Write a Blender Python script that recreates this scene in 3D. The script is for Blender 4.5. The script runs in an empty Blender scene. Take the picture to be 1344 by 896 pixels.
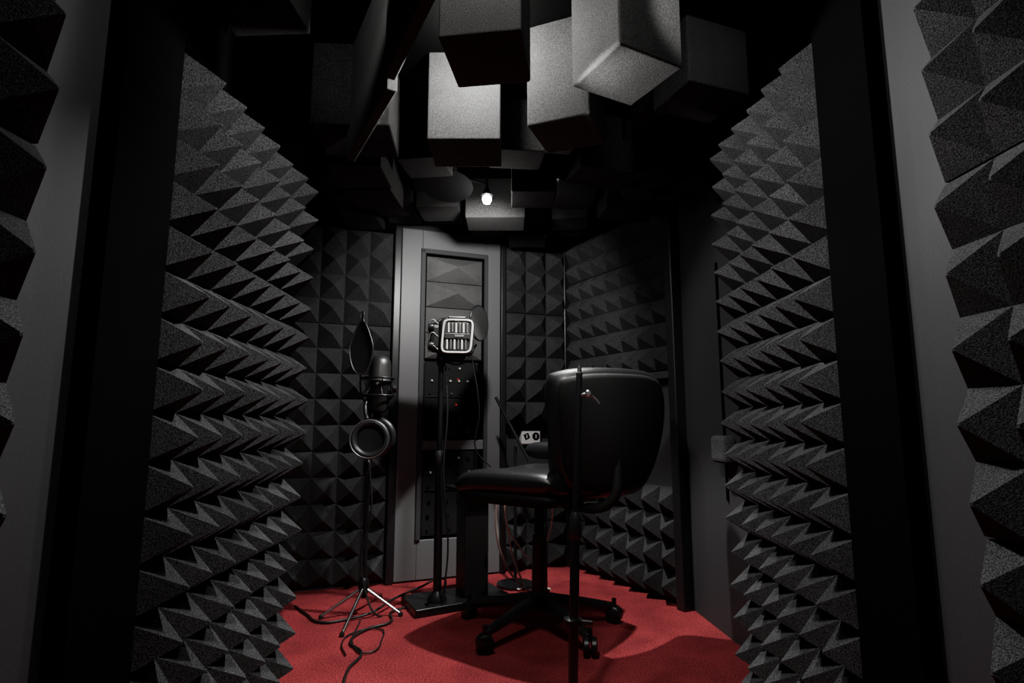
import bpy, math, random
from mathutils import Vector as V, Matrix, Quaternion
random.seed(7)
S = bpy.context.scene
COL = S.collection

# ---------------- materials ----------------
def newmat(name):
    m = bpy.data.materials.new(name); m.use_nodes = True
    return m, m.node_tree, m.node_tree.nodes["Principled BSDF"]

def simple(name, col, rough=.5, metal=0, spec=.5, emis=None, es=0, bump=0, bscale=200, coat=0):
    m, nt, b = newmat(name)
    b.inputs["Base Color"].default_value = (*col, 1)
    b.inputs["Roughness"].default_value = rough
    b.inputs["Metallic"].default_value = metal
    b.inputs["Specular IOR Level"].default_value = spec
    b.inputs["Coat Weight"].default_value = coat
    if emis:
        b.inputs["Emission Color"].default_value = (*emis, 1)
        b.inputs["Emission Strength"].default_value = es
    tc = nt.nodes.new("ShaderNodeTexCoord")
    n = nt.nodes.new("ShaderNodeTexNoise"); n.inputs["Scale"].default_value = bscale
    n.inputs["Detail"].default_value = 3
    nt.links.new(tc.outputs["Object"], n.inputs["Vector"])
    if bump:
        bp = nt.nodes.new("ShaderNodeBump"); bp.inputs["Strength"].default_value = bump
        bp.inputs["Distance"].default_value = .003
        nt.links.new(n.outputs["Fac"], bp.inputs["Height"])
        nt.links.new(bp.outputs["Normal"], b.inputs["Normal"])
    return m

def speckle(name, c0, c1, scale, lo=.45, hi=.75, bump=.5, bd=.003, rough=.95, spec=.2, vlo=.75, vhi=1.2):
    m, nt, b = newmat(name)
    L = nt.links.new
    tc = nt.nodes.new("ShaderNodeTexCoord")
    n = nt.nodes.new("ShaderNodeTexNoise"); n.inputs["Scale"].default_value = scale
    n.inputs["Detail"].default_value = 2; n.inputs["Roughness"].default_value = .7
    L(tc.outputs["Object"], n.inputs["Vector"])
    r = nt.nodes.new("ShaderNodeValToRGB")
    r.color_ramp.elements[0].position = lo; r.color_ramp.elements[0].color = (*c0, 1)
    r.color_ramp.elements[1].position = hi; r.color_ramp.elements[1].color = (*c1, 1)
    L(n.outputs["Fac"], r.inputs["Fac"])
    n2 = nt.nodes.new("ShaderNodeTexNoise"); n2.inputs["Scale"].default_value = 5
    n2.inputs["Detail"].default_value = 4
    L(tc.outputs["Object"], n2.inputs["Vector"])
    mr = nt.nodes.new("ShaderNodeMapRange")
    mr.inputs["From Min"].default_value = .3; mr.inputs["From Max"].default_value = .7
    mr.inputs["To Min"].default_value = vlo; mr.inputs["To Max"].default_value = vhi
    L(n2.outputs["Fac"], mr.inputs["Value"])
    mx = nt.nodes.new("ShaderNodeMix"); mx.data_type = 'RGBA'; mx.blend_type = 'MULTIPLY'
    mx.inputs["Factor"].default_value = 1
    L(r.outputs["Color"], mx.inputs["A"]); L(mr.outputs["Result"], mx.inputs["B"])
    L(mx.outputs["Result"], b.inputs["Base Color"])
    b.inputs["Roughness"].default_value = rough
    b.inputs["Specular IOR Level"].default_value = spec
    bp = nt.nodes.new("ShaderNodeBump"); bp.inputs["Strength"].default_value = bump
    bp.inputs["Distance"].default_value = bd
    L(n.outputs["Fac"], bp.inputs["Height"]); L(bp.outputs["Normal"], b.inputs["Normal"])
    return m

M_foam = speckle("foam_charcoal", (.005,.005,.006), (.135,.135,.14), 380, .40, .82, bump=.7, bd=.0025)
M_foam2 = speckle("foam_black", (.006,.006,.007), (.095,.095,.098), 330, .40, .82, bump=.5)
M_block = speckle("foam_block_grey", (.024,.024,.024), (.105,.105,.105), 330, .35, .78, bump=.4)
M_fill = speckle("foam_block_black", (.008,.008,.008), (.060,.060,.060), 330, .4, .8, bump=.4)
M_carpet = speckle("carpet_red", (.05,.004,.006), (.52,.058,.072), 150, .28, .72, bump=1, bd=.008, vlo=.7, vhi=1.15)
M_paint = simple("paint_dark_grey", (.034,.034,.037), .6, bump=.15, bscale=120, spec=.3)
M_door = simple("door_grey_paint", (.11,.11,.114), .45, bump=.1, bscale=120)
M_inset = speckle("foam_inset_grey", (.06,.06,.06), (.16,.16,.16), 300, .35, .75, bump=.3)
M_black = simple("paint_black", (.0015,.0015,.0015), .95, bump=.1, spec=.03)
M_trimgloss = simple("trim_black_satin", (.010,.010,.011), .35, bump=.05)
M_leather = simple("leather_black", (.009,.009,.010), .36, bump=.25, bscale=160, coat=.1)
M_fabric = simple("chair_shell_black", (.004,.004,.004), .7, bump=.3, bscale=300, spec=.25)
M_plastic = simple("plastic_black", (.009,.009,.009), .35)
M_metalb = simple("metal_black", (.012,.012,.013), .3, metal=.4)
M_chrome = simple("chrome_worn", (.55,.55,.55), .25, metal=1)
M_steel = simple("steel_satin", (.18,.18,.18), .4, metal=.9)
M_cream = simple("mic_grille_cream", (.50,.49,.45), .45)
M_white = simple("plastic_white", (.60,.60,.60), .4)
M_wcable = simple("cable_white", (.85,.74,.64), .5)
M_bcable = simple("cable_black", (.006,.006,.006), .45)
M_red = simple("led_red", (.3,.01,.01), .4, emis=(1,.05,.03), es=.3)
M_redp = simple("plastic_red", (.55,.01,.01), .4)
M_mesh = simple("pop_filter_mesh", (.012,.012,.012), .8, bump=.6, bscale=400)
M_bulb = simple("bulb_glow", (1,1,1), .4, emis=(1,.97,.92), es=160)

# ---------------- builders ----------------
def link(ob, parent=None, mat=None, smooth=False):
    COL.objects.link(ob)
    if mat: ob.data.materials.append(mat)
    if parent:
        ob.parent = parent
        ob.matrix_parent_inverse = Matrix.Translation(-V(parent.location))
    if smooth and ob.type == 'MESH':
        for p in ob.data.polygons: p.use_smooth = True
    return ob

def empty(name, loc):
    e = bpy.data.objects.new(name, None); e.empty_display_size = .1
    e.location = loc; COL.objects.link(e); return e

def mesh(name, vs, fs, mat, parent=None, smooth=False):
    me = bpy.data.meshes.new(name); me.from_pydata([tuple(v) for v in vs], [], fs)
    me.update()
    return link(bpy.data.objects.new(name, me), parent, mat, smooth)

def box(name, c, s, mat, rot=(0,0,0), bevel=0, parent=None):
    x,y,z = s[0]/2, s[1]/2, s[2]/2
    vs = [(-x,-y,-z),(x,-y,-z),(x,y,-z),(-x,y,-z),(-x,-y,z),(x,-y,z),(x,y,z),(-x,y,z)]
    fs = [(0,3,2,1),(4,5,6,7),(0,1,5,4),(1,2,6,5),(2,3,7,6),(3,0,4,7)]
    o = mesh(name, vs, fs, mat, parent)
    o.location = c; o.rotation_euler = rot
    if bevel:
        b = o.modifiers.new("bevel", 'BEVEL'); b.width = bevel; b.segments = 3
    return o

def prism(name, poly, z0, z1, mat, parent=None, bevel=0):
    n = len(poly)
    vs = [(p[0],p[1],z0) for p in poly] + [(p[0],p[1],z1) for p in poly]
    fs = [tuple(range(n-1,-1,-1)), tuple(range(n,2*n))] + [(i,(i+1)%n,n+(i+1)%n,n+i) for i in range(n)]
    o = mesh(name, vs, fs, mat, parent)
    if bevel:
        b = o.modifiers.new("bevel", 'BEVEL'); b.width = bevel; b.segments = 3
    return o

def lathe(name, c, axis, prof, mat, parent=None, n=28, smooth=True):
    q = V((0,0,1)).rotation_difference(V(axis).normalized()); c = V(c)
    vs=[]; fs=[]
    for r,h in prof:
        for i in range(n):
            a = 2*math.pi*i/n
            vs.append(c + q @ V((r*math.cos(a), r*math.sin(a), h)))
    for k in range(len(prof)-1):
        for i in range(n):
            j=(i+1)%n
            fs.append((k*n+i,k*n+j,(k+1)*n+j,(k+1)*n+i))
    fs.append(tuple(range(n-1,-1,-1))); m=(len(prof)-1)*n
    fs.append(tuple(range(m,m+n)))
    o = mesh(name, vs, fs, mat, parent, smooth)
    if smooth:
        e = o.modifiers.new("es",'EDGE_SPLIT'); e.split_angle = math.radians(40)
    return o

def cyl(name, p0, p1, r, mat, parent=None, r1=None, n=20):
    p0=V(p0); p1=V(p1); d=p1-p0
    return lathe(name, p0, d, [(r,0),(r if r1 is None else r1, d.length)], mat, parent, n)

def torus(name, c, axis, R, r, mat, parent=None, n=40, m=14, sx=1, sy=1):
    q = V((0,0,1)).rotation_difference(V(axis).normalized()); c=V(c)
    vs=[];fs=[]
    for i in range(n):
        a=2*math.pi*i/n
        for j in range(m):
            b=2*math.pi*j/m
            rr=R+r*math.cos(b)
            vs.append(c+q@V((rr*math.cos(a)*sx, rr*math.sin(a)*sy, r*math.sin(b))))
    for i in range(n):
        for j in range(m):
            fs.append((i*m+j,((i+1)%n)*m+j,((i+1)%n)*m+(j+1)%m,i*m+(j+1)%m))
    return mesh(name, vs, fs, mat, parent, True)

def tube(name, pts, r, mat, parent=None):
    cu = bpy.data.curves.new(name,'CURVE'); cu.dimensions='3D'
    cu.bevel_depth=r; cu.bevel_resolution=3
    sp=cu.splines.new('BEZIER'); sp.bezier_points.add(len(pts)-1)
    for b,p in zip(sp.bezier_points, pts):
        b.co=p; b.handle_left_type=b.handle_right_type='AUTO'
    sp.resolution_u=10
    return link(bpy.data.objects.new(name,cu), parent, mat)

def foam(name, O, U, N, nu, nv, pu, pv, h, mat, parent=None, tile=5, base=.02, Vv=V((0,0,1)), jit=.03):
    O=V(O);U=V(U).normalized();N=V(N).normalized();Vv=V(Vv).normalized()
    vs=[];fs=[]
    g=.0022
    toff={}
    for i in range(nu):
        for j in range(nv):
            tk=(i//tile,j//tile)
            if tk not in toff: toff[tk]=random.uniform(-.004,.004)
            d=base+toff[tk]
            u0=i*pu+(g if i%tile==0 else 0); u1=(i+1)*pu-(g if i%tile==tile-1 else 0)
            v0=j*pv+(g if j%tile==0 else 0); v1=(j+1)*pv-(g if j%tile==tile-1 else 0)
            P=lambda u,v,n: O+U*u+Vv*v+N*n
            c=[P(u0,v0,d),P(u1,v0,d),P(u1,v1,d),P(u0,v1,d)]
            hh=h*random.uniform(.93,1.05)
            mu=(u0+u1)/2+random.uniform(-jit,jit)*pu; mv=(v0+v1)/2+random.uniform(-jit,jit)*pv
            e=.022*min(pu,pv)
            t=[P(mu-e,mv-e,d+hh),P(mu+e,mv-e,d+hh),P(mu+e,mv+e,d+hh),P(mu-e,mv+e,d+hh)]
            k=len(vs); vs.extend(c+t)
            fs.extend([(k,k+1,k+5,k+4),(k+1,k+2,k+6,k+5),(k+2,k+3,k+7,k+6),(k+3,k,k+4,k+7),(k+4,k+5,k+6,k+7)])
            b=[P(u0,v0,0),P(u1,v0,0),P(u1,v1,0),P(u0,v1,0)]
            k2=len(vs); vs.extend(b)
            for s in range(4):
                fs.append((k2+s,k2+(s+1)%4,k+(s+1)%4,k+s))
    return mesh(name,vs,fs,mat,parent)

def pillow(name, C, X, Y, N, hx, hy, th, mat, parent=None, corner=.14, bend=None, taper=None, na=22, p=6):
    C=V(C);X=V(X).normalized();Y=V(Y).normalized();N=V(N).normalized()
    vs=[];fs=[]
    def pt(a,b,s):
        x=a*(1-corner*b**4); y=b*(1-corner*a**4)
        if taper: x*=taper(b)
        pr=max(0,(1-a**p)*(1-b**p))**.5
        P=C+X*hx*x+Y*hy*y+N*(s*th*pr)
        if bend: P=P+bend(a,b)
        return P
    for s in (1,-1):
        for i in range(na+1):
            for j in range(na+1):
                a=-math.cos(math.pi*i/na); b=-math.cos(math.pi*j/na)
                vs.append(pt(a,b,s))
    m=na+1
    for s in range(2):
        o=s*m*m
        for i in range(na):
            for j in range(na):
                f=(o+i*m+j,o+(i+1)*m+j,o+(i+1)*m+j+1,o+i*m+j+1)
                fs.append(f if s==0 else f[::-1])
    o=mesh(name,vs,fs,mat,parent,True)
    w=o.modifiers.new("weld",'WELD'); w.merge_threshold=.0005
    return o

# ---------------- room shell ----------------
CZ=2.25
prism("floor", [(-1.7,-.6),(1.4,-.6),(1.4,4.2),(-1.7,4.2)], -.08, 0, M_carpet)
prism("ceiling", [(-1.7,-.6),(1.4,-.6),(1.4,4.2),(-1.7,4.2)], CZ, CZ+.1, M_black)
box("wall_front", (-.05,-.65,CZ/2), (1.9,.1,CZ), M_black)
prism("wall_left", [(-.80,-.6),(-.80,1.99),(-1.33,3.33),(-1.45,3.33),(-1.0,1.99),(-.9,-.6)], 0, CZ, M_paint)
prism("wall_right", [(.85,-.6),(.95,-.6),(1.1,2.1),(1.05,3.06),(.93,3.06),(.98,2.57),(1.0,2.1),(.85,2.1)], 0, CZ, M_paint)
P0=V((-1.29,3.35,0)); P1=V((.40,4.0,0)); E=(P1-P0).normalized(); NB=V((E.y,-E.x,0))
prism("wall_back", [P0[:2], P1[:2], (P1-NB*.1)[:2], (P0-NB*.1)[:2]], 0, CZ, M_paint)
B=V((.93,3.06,0)); E2=(B-P1).normalized(); N2=V((E2.y,-E2.x,0))
prism("wall_right_rear", [P1[:2], B[:2], (B-N2*.1)[:2], (P1-N2*.1)[:2]], 0, CZ, M_paint)

# black door posts / headers
box("trim_1", (-.785,1.122,CZ/2), (.05,.185,CZ), M_black)
box("trim_2", (.835,1.305,CZ/2), (.05,.21,CZ), M_black)
box("trim_3", (-.79,1.60,2.04), (.04,.77,.42), M_black)
box("trim_4", (.84,1.75,2.13), (.04,.67,.24), M_black)
box("trim_11", (-.79,.22,2.1), (.03,1.62,.30), M_black)
def wp(s,d=0,z=0): return P0+E*s+NB*d+V((0,0,z))
def wp2(s,d=0,z=0): return P1+E2*s+N2*d+V((0,0,z))
ang=math.atan2(E.y,E.x); ang2=math.atan2(E2.y,E2.x)
box("trim_5", wp(.585,.03,CZ/2), (.045,.06,CZ), M_trimgloss, (0,0,ang), .006)
box("trim_6", wp(1.30,.03,CZ/2), (.035,.06,CZ), M_trimgloss, (0,0,ang), .006)
box("trim_7", wp2(.02,.03,CZ/2), (.05,.06,CZ), M_trimgloss, (0,0,ang2), .006)
box("trim_8", wp2(1.05,.03,CZ/2), (.055,.08,CZ), M_trimgloss, (0,0,ang2), .006)
box("trim_9", wp2(.54,.035,1.205), (1.0,.07,.04), M_paint, (0,0,ang2), .006)
box("trim_10", wp(1.56,.03,.905), (.46,.05,.03), M_black, (0,0,ang), .004)
box("trim_12", wp(.27,.06,2.195), (.58,.12,.10), M_black, (0,0,ang))
box("trim_13", wp(1.56,.06,2.20), (.48,.12,.09), M_black, (0,0,ang))
box("trim_14", wp2(.53,.06,2.215), (1.0,.12,.07), M_black, (0,0,ang2))

# ---------------- wall foam ----------------
foam("acoustic_foam_panel", (-.80,1.215,.02), (0,1,0), (1,0,0), 7, 17, .110, .1055, .088, M_foam)
foam("acoustic_foam_panel", (.85,1.41,.02), (0,1,0), (-1,0,0), 6, 18, .112, .109, .088, M_foam)
foam("acoustic_foam_panel", (-.80,.075,.1), (0,1,0), (1,0,0), 7, 16, .115, .13, .07, M_foam)
foam("acoustic_foam_panel", (.85,.13,.1), (0,1,0), (-1,0,0), 8, 16, .113, .13, .065, M_foam)
foam("acoustic_foam_panel", wp(-.02,0,.02), E, NB, 4, 14, .145, .152, .09, M_foam)
foam("acoustic_foam_panel", wp(1.325,0,.93), E, NB, 3, 8, .152, .152, .085, M_foam2)
foam("acoustic_foam_panel", wp(1.325,0,.02), E, NB, 3, 4, .152, .14, .08, M_foam2)
foam("acoustic_foam_panel", wp2(.05,0,1.235), E2, N2, 7, 7, .139, .135, .08, M_foam2)
foam("acoustic_foam_panel", wp2(.05,0,.02), E2, N2, 7, 4, .139, .145, .08, M_foam2)

box("trim_15",(.972,2.63,1.15),(.012,.015,1.1),M_black)
box("foam_offcut", (.935,2.56,.83), (.06,.14,.12), M_foam, (0,0,.1), .02)

# ---------------- door in back wall ----------------
dr=empty("door_1", wp(.945,.02,0))
def dbox(n,s0,s1,z0,z1,d0,d1,m,bev=.004):
    return box(n, wp((s0+s1)/2,(d0+d1)/2,(z0+z1)/2), (s1-s0,d1-d0,z1-z0), m, (0,0,ang), bev, dr)
dbox("stile_left",.612,.745,.01,2.19,.0,.045,M_door)
dbox("stile_right",1.184,1.28,.01,2.19,.0,.045,M_door)
dbox("rail_top",.745,1.184,2.055,2.19,.0,.045,M_door)
dbox("rail_mid",.745,1.184,.775,.835,.0,.04,M_door)
dbox("rail_bottom",.745,1.184,.01,.24,.0,.045,M_door)
dbox("recess",.745,1.184,.24,2.055,.0,.008,M_black)
for a,b,c,d in ((.735,.765,.24,2.06),(1.165,1.19,.24,2.06)):
    dbox("bead",a,b,c,d,.03,.058,M_paint)
dbox("bead_top",.735,1.19,2.035,2.065,.03,.058,M_paint)
foam("inset_foam", wp(.775,.008,1.35), E, NB, 1, 4, .38, .168, .09, M_inset, dr, tile=1)
for k,(z0,z1) in enumerate(((.845,1.33),(.26,.765))):
    pl=dr
    box("rack_plate", wp(.94,.03,(z0+z1)/2), (.33,.03,z1-z0), M_fabric, (0,0,ang), .004, pl)
    box("rack_rim_l", wp(.765,.04,(z0+z1)/2), (.018,.035,z1-z0), M_metalb, (0,0,ang), .004, pl)
    box("rack_rim_r", wp(1.115,.04,(z0+z1)/2), (.018,.035,z1-z0), M_metalb, (0,0,ang), .004, pl)
    nr=6
    for r in range(nr):
        z=z0+.04+(z1-z0-.08)*r/(nr-1)
        for c in range(5):
            if random.random()<.3: continue
            s=.815+.062*c+random.uniform(-.01,.01)
            rr=random.choice([.005,.007,.011])
            mm=random.choice([M_steel,M_white,M_plastic,M_white]) if rr<.01 else M_metalb
            lathe("knob", wp(s,.045,z), NB, [(rr,0),(rr,.006),(rr*.8,.014)], mm, pl, 14)
        if k==0 and r in (2,4):
            lathe("led", wp(.97+.03*r/5,.045,z+.012), NB, [(.006,0),(.004,.006)], M_red, pl, 12)
    box("rack_divider", wp(.94,.047,(z0+z1)/2+.02), (.30,.010,.008), M_metalb, (0,0,ang), .002, pl)

# wall outlet
ol=empty("wall_outlet", wp(1.50,.02,.855))
box("plate", wp(1.50,.026,.85), (.135,.05,.095), M_white, (0,0,ang), .008, ol)
for s in (-.033,.033):
    lathe("socket", wp(1.50+s,.0515,.855), NB, [(.026,0),(.026,.002),(.022,.002)], M_black, ol, 4 if s<0 else 20)
    box("slot", wp(1.50+s,.054,.855),(.006,.004,.022),M_white,(0,0,ang),0,ol)

# ---------------- ceiling foam blocks ----------------
blocks=[]
def block(cx,cy,w,d,zb,yaw=0,mat=M_block,tilt=(0,0)):
    z0=.95+zb; h=CZ-z0
    o=box("ceiling_foam_block",(cx,cy,z0+h/2),(w,d,h),mat,(tilt[0],tilt[1],math.radians(yaw)),.006)
    blocks.append((cx,cy,max(w,d)/2))
block(-.168,1.965,.255,.22,.97,0)
block(-.060,1.265,.19,.20,.86,-8)
block(.185,1.79,.21,.21,.95,-22)
block(.325,1.50,.22,.22,.97,28)
block(.64,1.80,.24,.20,1.07,20,M_fill)
block(-.56,1.93,.27,.24,1.0,4,M_fill)
block(-.09,3.02,.32,.22,1.08,0,M_fill)
block(.40,2.36,.30,.18,1.05,18,M_fill)
block(.68,2.42,.36,.12,1.02,-30,M_fill); block(.66,2.40,.12,.36,1.02,-30,M_fill)
block(.02,2.24,.22,.18,1.08,6,M_fill)
block(.19,2.12,.12,.14,1.08,10)
block(-.38,2.36,.20,.2,1.10,-8,M_fill)
def slab(p,q,zb,th=.035,mat=M_block):
    p=V(p);q=V(q);m=(p+q)/2;d=q-p
    z0=.95+zb
    box("ceiling_baffle",(m.x,m.y,(z0+CZ)/2),(d.length,th,CZ-z0),mat,(0,0,math.atan2(d.y,d.x)),.004)
    blocks.append((m.x,m.y,d.length/2*.7))
slab((-.175,1.10),(-.325,1.40),.90,.03); slab((-.325,1.43),(-.56,1.86),.89,.03)
for i in range(9):
    for j in range(13):
        x=-1.15+i*.25; y=.55+j*.25
        if any(math.hypot(x-a,y-b)<r+.12 for a,b,r in blocks): continue
        if math.hypot(x+.0,y-1.50)<.24 or math.hypot(x+.12,y-2.6)<.20 or math.hypot(x,y-.95)<.24: continue
        if abs(abs(x)-.42)<.2 and 1.0<y<1.7: continue
        if math.hypot(x-.22,y-2.80)<.17: continue
        if y>1.95 and x<-.8-(y-2)*.395+.16: continue
        if y<=2.05 and abs(x)>.66: continue
        if y>3.35+(x+1.29)*.385-.2: continue
        if x>.82: continue
        if y>3.0 and x>.93-(y-3.06)*.56-.2: continue
        zb=random.choice([1.03,1.08,1.12,1.18]) if y<2.8 else random.choice([1.15,1.18,1.22])
        w=random.uniform(.20,.24)
        h=CZ-.95-zb
        box("ceiling_foam_block",(x,y,CZ-h/2),(w,w,h),M_fill,(0,0,math.radians(random.uniform(-8,8))),.005)

# ---------------- lamps ----------------
pn=empty("pendant_lamp",(-.12,2.6,CZ))
lathe("canopy",(-.12,2.6,CZ-.025),(0,0,1),[(.045,0),(.05,.01),(.05,.025)],M_metalb,pn)
cyl("rod",(-.12,2.6,2.05),(-.12,2.6,CZ-.02),.006,M_metalb,pn)
lathe("socket",(-.12,2.6,2.015),(0,0,1),[(.018,0),(.030,.008),(.018,.02),(.010,.045)],M_metalb,pn)
lathe("bulb",(-.12,2.6,1.980),(0,0,1),[(.004,0),(.016,.006),(.022,.02),(.02,.034)],M_bulb,pn)
tube("arm",[(-.12,2.6,2.08),(-.20,2.6,2.10),(-.30,2.58,2.085)],.006,M_metalb,pn)
lathe("reflector_dish",(-.31,2.58,2.06),(.04,.26,1),[(.125,0),(.12,.006),(.06,.014),(.02,.025)],M_metalb,pn)
def point(n,loc,e,r=.04,col=(1,.985,.96)):
    l=bpy.data.lights.new(n,'POINT'); l.energy=e; l.shadow_soft_size=r; l.color=col
    o=bpy.data.objects.new(n,l); o.location=loc; COL.objects.link(o); return o
def spot(n,loc,e,deg,blend,r=.04,d=(0,0,-1),col=(1,.985,.96)):
    l=bpy.data.lights.new(n,'SPOT'); l.energy=e; l.shadow_soft_size=r; l.color=col
    l.spot_size=math.radians(deg); l.spot_blend=blend
    o=bpy.data.objects.new(n,l); o.location=loc
    o.rotation_euler=V(d).to_track_quat('-Z','Y').to_euler(); COL.objects.link(o); return o
def downlight(x,y):
    f=empty("ceiling_downlight",(x,y,CZ))
    lathe("housing",(x,y,CZ-.03),(0,0,1),[(.05,0),(.055,.03)],M_metalb,f)
    lathe("lens",(x,y,CZ-.036),(0,0,1),[(.03,0),(.04,.006)],M_bulb,f)
point("pendant_glow",(-.12,2.56,1.955),2.2,.025)
spot("pendant_light",(-.12,2.6,1.955),62,118,.6,.03,(-.08,.85,-.42))
f=empty("ceiling_downlight",(.0,1.40,CZ))  # added lamp body, out of view behind a ceiling block, for the key spots
cyl("added_key_stem",(.0,1.42,1.93),(.0,1.42,CZ),.012,M_metalb,f)
lathe("housing",(.0,1.42,1.885),(0,0,1),[(.045,0),(.045,.05),(.02,.06)],M_metalb,f)
lathe("lens",(.0,1.42,1.882),(0,0,1),[(.03,0),(.036,.003)],M_bulb,f)
spot("added_key_left",(-.02,1.42,1.868),48,106,.3,.020,(-.86,.14,-.56))  # pair of added spots lighting the wall foam, not the blocks
spot("added_key_right",(.02,1.42,1.868),48,106,.3,.020,(.86,.18,-.56))
downlight(-.12,1.66)
point("downlight_block",(-.12,1.66,CZ-.07),21,.03)
downlight(-.02,.96)
point("downlight_entry",(-.02,.96,CZ-.09),4.0,.035)
# tube downlight above the chair (open ring)
f=empty("ceiling_downlight",(.22,2.80,CZ))
n_=28
vs=[];fs=[]
for (r,z) in ((.045,CZ),(.045,CZ-.07),(.040,CZ-.07),(.040,CZ)):
    for i in range(n_):
        a=2*math.pi*i/n_; vs.append((.22+r*math.cos(a),2.80+r*math.sin(a),z))
for k in range(3):
    for i in range(n_):
        fs.append((k*n_+i,k*n_+(i+1)%n_,(k+1)*n_+(i+1)%n_,(k+1)*n_+i))
mesh("tube",vs,fs,M_metalb,f,True)
spot("downlight_chair",(.22,2.80,CZ-.075),190,76,.3,.018,(-.14,-.12,-1))
for sx,en,z in ((-.42,5,2.13),(.50,6,2.08)):  # added fill spots above the frame, brightening the side ceiling blocks
    f=empty("added_fill_fixture",(sx,1.15,CZ))
    cyl("bracket",(sx,1.12,z+.02),(sx,1.12,CZ),.008,M_metalb,f)
    lathe("head",(sx,1.10,z+.01),(0,1,0),[(.02,0),(.032,.02),(.035,.06)],M_metalb,f)
    spot("added_ceiling_fill",(sx,1.17,z),en,70,.7,.03,(.04 if sx>0 else 0,1,.06))

# ---------------- chair ----------------
ch=empty("office_chair",(.13,2.8,0))
hub=V((.13,2.8,0))
for k in range(5):
    a=math.radians(229+72*k)
    d=V((math.cos(a),math.sin(a),0)); s=V((-d.y,d.x,0))
    r0=.03; R=.37
    vs=[];fs=[]
    N=8
    for i in range(N+1):
        t=i/N; r=r0+(R-r0)*t
        zt=.155-.045*t-.02*t*t; zb_=zt-.045+.018*t
        w=.034-.014*t
        c=hub+d*r
        for sx,z in ((-w,zb_),(w,zb_),(w*.7,zt),(-w*.7,zt)):
            vs.append(c+s*sx+V((0,0,z)))
    for i in range(N):
        for j in range(4):
            fs.append((i*4+j,i*4+(j+1)%4,(i+1)*4+(j+1)%4,(i+1)*4+j))
    fs.append((3,2,1,0)); fs.append(tuple(N*4+j for j in range(4)))
    o=mesh("leg_%d"%(k+1),vs,fs,M_plastic,ch); b=o.modifiers.new("b",'BEVEL'); b.width=.008; b.segments=3
    c=hub+d*R
    cyl("caster_stem_%d"%(k+1),c+V((0,0,.06)),c+V((0,0,.11)),.011,M_metalb,ch)
    wd=(s*.8+d*.6).normalized()
    for q in (-1,1):
        lathe("caster_wheel_%d"%(k+1), c+wd*q*.004+V((0,0,.038)), wd*q, [(.030,0),(.038,.004),(.038,.02),(.03,.026)], M_plastic, ch, 24)
lathe("hub",(hub.x,hub.y,.09),(0,0,1),[(.045,0),(.05,.02),(.045,.07),(.032,.09)],M_plastic,ch)
cyl("gas_lift_cover",(hub.x,hub.y,.16),(hub.x,hub.y,.42),.038,M_plastic,ch,.034)
cyl("gas_lift",(hub.x,hub.y,.42),(hub.x,hub.y,.60),.024,M_metalb,ch)
W=V((.90,.436,0)).normalized(); F=V((-W.y,W.x,0))
sF=V((-.80,.60,0)); sX=V((.60,.80,0))
box("mechanism",(hub.x+.02,hub.y-.01,.60),(.26,.20,.05),M_metalb,(0,0,math.atan2(sF.y,sF.x)),.01,ch)
pillow("seat_pan",(.10,2.77,.622),sF,sX,(0,0,1),.28,.27,.045,M_fabric,ch,.1)
pillow("seat",(.10,2.775,.670),sF,sX,(0,0,1),.295,.285,.060,M_leather,ch,.09,
       bend=lambda a,b: V((0,0,-.03*max(0,a)**3+.02*b*b)),p=8)
BC=V((.455,2.50,.905))
def bend(a,b): return F*(.085*a*a - .03*b - .02*math.cos(b*2.2))
pillow("backrest",BC+F*.02,W,(0,0,1),-F,.325,.28,.058,M_leather,ch,.11,bend=bend,taper=lambda b:.90+.10*b,p=8)
pillow("backrest_shell",BC-F*.04,W,(0,0,1),-F,.298,.25,.026,M_fabric,ch,.11,bend=bend,taper=lambda b:.90+.10*b,p=8)
tube("back_bracket",[(hub.x+.05,hub.y-.05,.60),(.28,2.60,.58),(.42,2.47,.62),(.45,2.45,.80)],.022,M_fabric,ch)
def arm(side,n):
    base=V((.12,2.75,0))+sX*side*.31
    tube("arm_support_%d"%n,[base-sF*.02+V((0,0,.62))-sX*side*.05,base+V((0,0,.64)),base+sF*.01+V((0,0,.74)),base-sF*.02+V((0,0,.79))],.015,M_metalb,ch)
    pillow("arm_pad_%d"%n,base+sF*.06+V((0,0,.80)),sF,sX,(0,0,1),.20,.08,.045,M_leather,ch,.12)
arm(1,1)
box("red_tag",(-.125,2.68,.640),(.05,.03,.014),M_redp,(0,0,.6),.003,ch)

# ---------------- speaker / mic stand with base plate ----------------
sp=empty("monitor_stand",(-.25,3.2,0))
prism("base_plate",[(-.47,2.93),(0.0,3.19),(-.13,3.42),(-.59,3.18)],.0,.04,M_metalb,sp,.006)
box("pillar",(-.215,3.20,.31),(.14,.12,.55),M_plastic,(0,0,.5),.008,sp)
box("top_plate",(-.215,3.20,.595),(.24,.20,.02),M_metalb,(0,0,.5),.005,sp)

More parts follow.
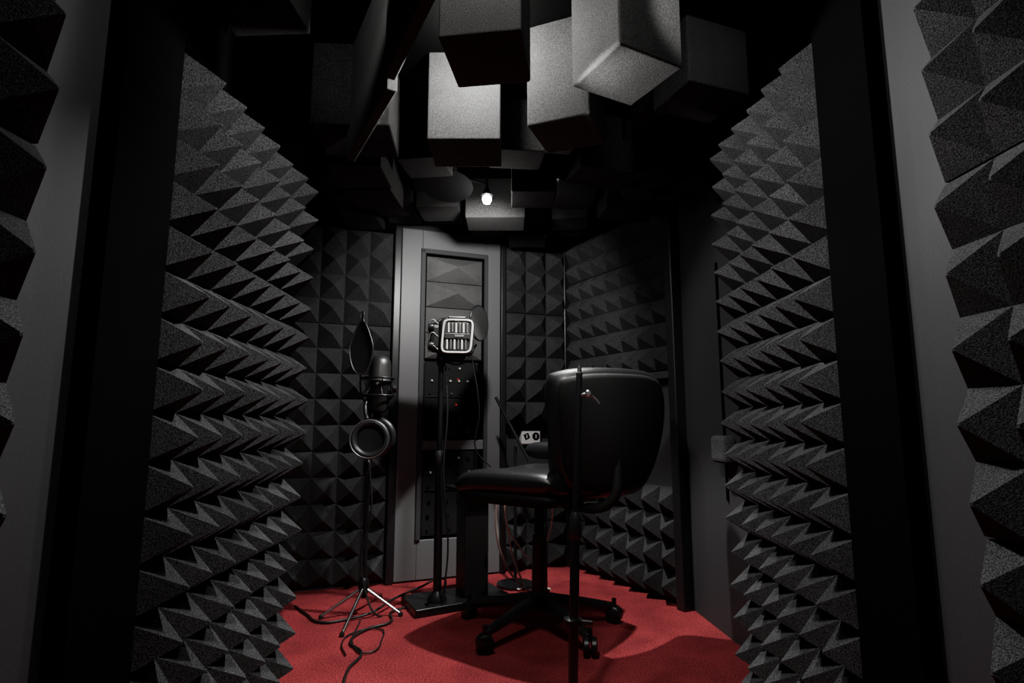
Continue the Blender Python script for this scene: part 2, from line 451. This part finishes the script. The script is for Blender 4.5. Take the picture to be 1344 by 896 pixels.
# broadcast mic
bm=empty("broadcast_microphone",(-.385,3.08,.04))
cyl("pole_lower",(-.385,3.08,.04),(-.385,3.08,.75),.022,M_metalb,bm)
cyl("pole_upper",(-.385,3.08,.75),(-.385,3.08,1.27),.015,M_metalb,bm)
lathe("clutch",(-.385,3.08,.72),(0,0,1),[(.022,0),(.028,.02),(.028,.06),(.018,.08)],M_plastic,bm)
lathe("foot",(-.385,3.08,.04),(0,0,1),[(.05,0),(.05,.015),(.022,.05)],M_metalb,bm)
lathe("swivel",(-.385,3.08,1.25),(0,0,1),[(.02,0),(.028,.02),(.028,.05),(.012,.07)],M_plastic,bm)
tube("yoke",[(-.385,3.08,1.30),(-.41,3.07,1.34),(-.425,3.06,1.42),(-.40,3.06,1.49),(-.36,3.08,1.51)],.011,M_metalb,bm)
tube("yoke_low",[(-.385,3.08,1.30),(-.33,3.06,1.30),(-.29,3.04,1.32)],.011,M_metalb,bm)
hc=V((-.30,3.05,1.405)); yaw=.18
Rz=Matrix.Rotation(yaw,3,'Z'); fx=Rz@V((1,0,0)); fy=Rz@V((0,1,0))
def hb(n,lx,ly,lz,s,m,bev=.004): return box(n,hc+fx*lx+fy*ly+V((0,0,lz)),s,m,(0,0,yaw),bev,bm)
hb("body",0,.02,0,(.19,.10,.20),M_plastic,.025)
hb("back_housing",-.06,.05,0,(.18,.10,.16),M_plastic,.03)
fr=[]
for i in range(40):
    t=2*math.pi*i/40; c,s_=math.cos(t),math.sin(t)
    x=.078*math.copysign(abs(c)**.3,c); z=.088*math.copysign(abs(s_)**.3,s_)
    fr.append(hc+fx*(x+z*.08)-fy*.034+V((0,0,z)))
o=tube("grille_frame",fr,.0055,M_cream,bm); o.data.splines[0].use_cyclic_u=True
for sg in (-1,1):
    for i in range(6):
        x=-.05+i*.02
        hb("slat",x+sg*.004,-.033,sg*.045,(.008,.010,.052),M_cream if i%2==0 else M_steel,.002)
hb("band",0,-.036,-.0,(.135,.010,.03),M_plastic,.003)
hb("badge",0.01,-.042,-.0,(.05,.004,.010),M_steel,.001)
hb("holder_top",0,.02,.105,(.10,.05,.02),M_metalb,.006)
hb("holder_low",0,.02,-.105,(.10,.05,.025),M_metalb,.006)
for z in (-.05,.05):
    lathe("knob",hc-fx*.125+V((0,0,z)),-fx,[(.02,0),(.024,.01),(.02,.03)],M_metalb,bm)
for z in (-.07,.0,.07):
    tube("band_wire",[hc-fx*.10+V((0,0,z)),hc-fx*.135+V((0,0,z+.02)),hc-fx*.15+V((0,0,z-.02))],.004,M_steel,bm)
lathe("pop_filter",(-.19,3.16,1.50),(.85,-.42,0),[(.095,0),(.098,.006),(.095,.012)],M_mesh,bm)
torus("pop_filter_hoop",(-.185,3.155,1.50),(.85,-.42,0),.097,.006,M_metalb,bm)
tube("pop_arm",[(-.385,3.08,1.28),(-.28,3.14,1.27),(-.20,3.17,1.38)],.006,M_metalb,bm)

# ---------------- condenser mic on tripod ----------------
cm=empty("condenser_microphone",(-.745,3.0,0))
cx,cy=-.745,3.0
cyl("pole_lower",(cx,cy,.08),(cx,cy,.72),.013,M_metalb,cm)
cyl("pole_upper",(cx,cy,.72),(cx,cy,1.42),.008,M_metalb,cm)
lathe("clutch",(cx,cy,.68),(0,0,1),[(.014,0),(.02,.01),(.02,.06),(.012,.075)],M_plastic,cm)
lathe("leg_hub",(cx,cy,.10),(0,0,1),[(.022,0),(.026,.01),(.026,.06),(.015,.075)],M_metalb,cm)
for k,(fx_,fy_) in enumerate(((-.93,2.93),(-.76,2.70),(-.55,2.97),(-.72,3.27))):
    cyl("leg_%d"%(k+1),(cx,cy,.13),(fx_,fy_,.012),.009,M_chrome,cm,.007,14)
    lathe("foot_%d"%(k+1),(fx_,fy_,.0),(0,0,1),[(.011,0),(.012,.012),(.006,.022)],M_plastic,cm)
mc=V((-.70,2.97,1.145))
lathe("body",mc-V((0,0,.145)),(0.04,0,1),[(.030,0),(.05,.01),(.056,.03),(.056,.145),(.058,.15),(.058,.16)],M_plastic,cm)
lathe("grille",mc+V((.006,0,.015)),(0.04,0,1),[(.056,0),(.056,.085),(.05,.11),(.034,.128),(.008,.135)],M_steel,cm)
torus("grille_ring",mc+V((.006,0,.018)),(0.04,0,1),.057,.004,M_steel,cm)
for z in (-.06,.03):
    torus("shock_ring",mc+V((0,0,z)),(0,0,1),.084,.005,M_metalb,cm)
for k in range(6):
    a=k*math.pi/3
    p=V((math.cos(a),math.sin(a),0))
    tube("shock_cord_%d"%k,[mc+p*.084+V((0,0,-.06)),mc+p*.060+V((0,0,-.015)),mc+p*.084+V((0,0,.03))],.003,M_bcable,cm)
tube("mount_arm",[(cx,cy,1.02),(-.70,2.98,.99),(-.65,2.96,1.02),(-.625,2.96,1.08)],.009,M_metalb,cm)
lathe("side_knob",(-.62,2.96,1.12),(1,0,0),[(.018,0),(.022,.006),(.018,.022)],M_metalb,cm)
lathe("silver_button",mc+V((.01,-.057,.0)),(0,-1,0),[(.008,0),(.006,.004)],M_chrome,cm)
pts=[]
for i in range(24):
    t=2*math.pi*i/24
    x=.07*math.sin(t)*(1-.45*max(0,math.cos(t))); z=.14*math.cos(t)+(.045 if abs(t)<.01 else 0)
    pts.append(V((-.775,2.90,1.33))+V((x*.93,-x*.3,z)))
n=len(pts)
mesh("pop_shield",pts+[p+V((.003,.01,0)) for p in pts],[tuple(range(n)),tuple(range(2*n-1,n-1,-1))],M_mesh,cm)
o=tube("pop_shield_rim",pts,.004,M_steel,cm); o.data.splines[0].use_cyclic_u=True
tube("pop_shield_arm",[(-.775,2.905,1.19),(-.78,2.95,1.10),(cx,cy,1.0)],.005,M_metalb,cm)

hp=empty("headphones",(-.71,2.93,.86))
hcc=V((-.715,2.93,.865))
torus("ear_cushion_front",hcc+V((0,-.03,0)),(.12,-1,.08),.083,.018,M_leather,hp)
torus("cup_ring",hcc+V((0,-.045,0)),(.12,-1,.08),.094,.0035,M_steel,hp)
lathe("ear_cup_front",hcc+V((0,.03,0)),(.12,-1,.08),[(.06,0),(.09,.012),(.088,.04)],M_plastic,hp)
torus("ear_cushion_back",hcc+V((.012,.075,.01)),(.12,1,.05),.082,.02,M_leather,hp)
lathe("ear_cup_back",hcc+V((.012,.08,.01)),(0,1,0),[(.085,0),(.085,.02),(.05,.04)],M_plastic,hp)
tube("headband",[hcc+V((-.02,-.02,.10)),hcc+V((-.035,-.005,.16)),hcc+V((-.03,.03,.195)),hcc+V((-.02,.07,.16)),hcc+V((.005,.09,.10))],.011,M_leather,hp)

# ---------------- foreground mic stand ----------------
fs_=empty("microphone_stand",(.195,1.98,0))
lathe("round_base",(.195,1.98,0),(0,0,1),[(.12,0),(.125,.01),(.115,.022),(.03,.03)],M_metalb,fs_,40)
cyl("pole_lower",(.195,1.98,.02),(.213,1.98,.62),.016,M_metalb,fs_)
cyl("pole_upper",(.213,1.98,.62),(.235,1.98,1.12),.011,M_metalb,fs_)
lathe("clutch",(.212,1.98,.56),(.03,0,1),[(.016,0),(.021,.01),(.021,.07),(.012,.09)],M_plastic,fs_)
lathe("collar",(.199,1.98,.29),(.03,0,1),[(.016,0),(.03,.004),(.03,.02),(.016,.026)],M_metalb,fs_)
box("collar_lever",(.235,1.975,.30),(.06,.014,.014),M_plastic,(0,.1,0),.004,fs_)
lathe("threaded_tip",(.235,1.98,1.11),(.03,0,1),[(.010,0),(.012,.01),(.008,.012),(.008,.035)],M_steel,fs_)
tube("clip",[(.234,1.98,1.04),(.26,1.97,1.045),(.285,1.965,1.03),(.30,1.96,1.01)],.005,M_chrome,fs_)
lathe("clip_knob",(.262,1.965,1.045),(0,-1,.2),[(.010,0),(.012,.006),(.008,.012)],M_chrome,fs_,14)

bs=empty("boom_arm",(.02,3.45,0))
lathe("base",(.02,3.5,0),(0,0,1),[(.11,0),(.11,.015),(.03,.025)],M_metalb,bs,32)
cyl("pole",(.02,3.5,.02),(.02,3.5,.80),.010,M_metalb,bs)
cyl("boom",(.10,3.45,.72),(-.10,3.5,1.10),.009,M_metalb,bs)

# ---------------- cables ----------------
wc=empty("white_cable",(0,3.3,0))
tube("strand_1",[(-.07,3.10,.60),(-.085,3.14,.40),(-.04,3.2,.2),(.05,3.3,.06),(.10,3.38,.008),(.16,3.45,.008),(.22,3.4,.008)],.006,M_wcable,wc)
tube("strand_2",[(-.02,3.10,.60),(-.03,3.15,.42),(.04,3.22,.28),(.12,3.3,.2),(.20,3.28,.32),(.22,3.2,.5),(.20,3.1,.6)],.0045,M_wcable,wc)
tube("strand_3",[(-.05,3.12,.58),(.0,3.2,.25),(.06,3.34,.03),(.02,3.44,.008),(.10,3.52,.008),(.19,3.48,.008)],.0045,M_wcable,wc)
bc=empty("floor_cable",(-.6,2.8,0))
tube("strand_1",[(-.60,2.15,.008),(-.63,2.35,.008),(-.62,2.5,.008),(-.70,2.62,.008),(-.66,2.78,.008),(-.58,2.86,.008),(-.60,3.02,.008),(-.50,3.1,.008),(-.42,3.0,.05)],.006,M_bcable,bc)
tube("strand_2",[(-1.12,3.1,.008),(-1.02,2.98,.008),(-.9,2.86,.008),(-.80,2.9,.008),(-.70,2.95,.02),(-.62,3.1,.04),(-.5,3.3,.05),(-.4,3.35,.08),(-.36,3.2,.05)],.006,M_bcable,bc)
tube("strand_3",[(-.73,2.9,.008),(-.66,2.55,.008),(-.60,2.5,.008),(-.57,2.65,.008),(-.62,2.78,.008),(-.72,2.72,.008),(-.73,2.6,.008),(-.68,2.48,.008)],.0035,M_bcable,bc)
tube("strand_4",[(cx+.015,cy-.01,.7),(cx+.03,cy-.02,.5),(cx-.01,cy-.02,.3),(cx+.02,cy-.04,.12),(cx+.09,cy-.05,.008),(cx+.2,cy+.1,.008)],.005,M_bcable,bc)
tube("strand_5",[(-.36,3.07,1.25),(-.345,3.06,1.0),(-.36,3.05,.7),(-.33,3.05,.3),(-.35,3.03,.06)],.005,M_bcable,bc)
tube("strand_6",[(-.22,3.1,1.30),(-.18,3.15,1.0),(-.20,3.2,.8),(-.12,3.25,.7)],.004,M_bcable,bc)

# world
w=bpy.data.worlds.new("World"); S.world=w; w.use_nodes=True
w.node_tree.nodes["Background"].inputs[0].default_value=(0,0,0,1)
w.node_tree.nodes["Background"].inputs[1].default_value=0

# camera
cd=bpy.data.cameras.new("Camera"); cd.lens=20; cd.sensor_width=36; cd.clip_start=.02
co=bpy.data.objects.new("Camera",cd); co.location=(0,0,.95)
co.rotation_euler=(math.radians(98.04),0,0); COL.objects.link(co); S.camera=co
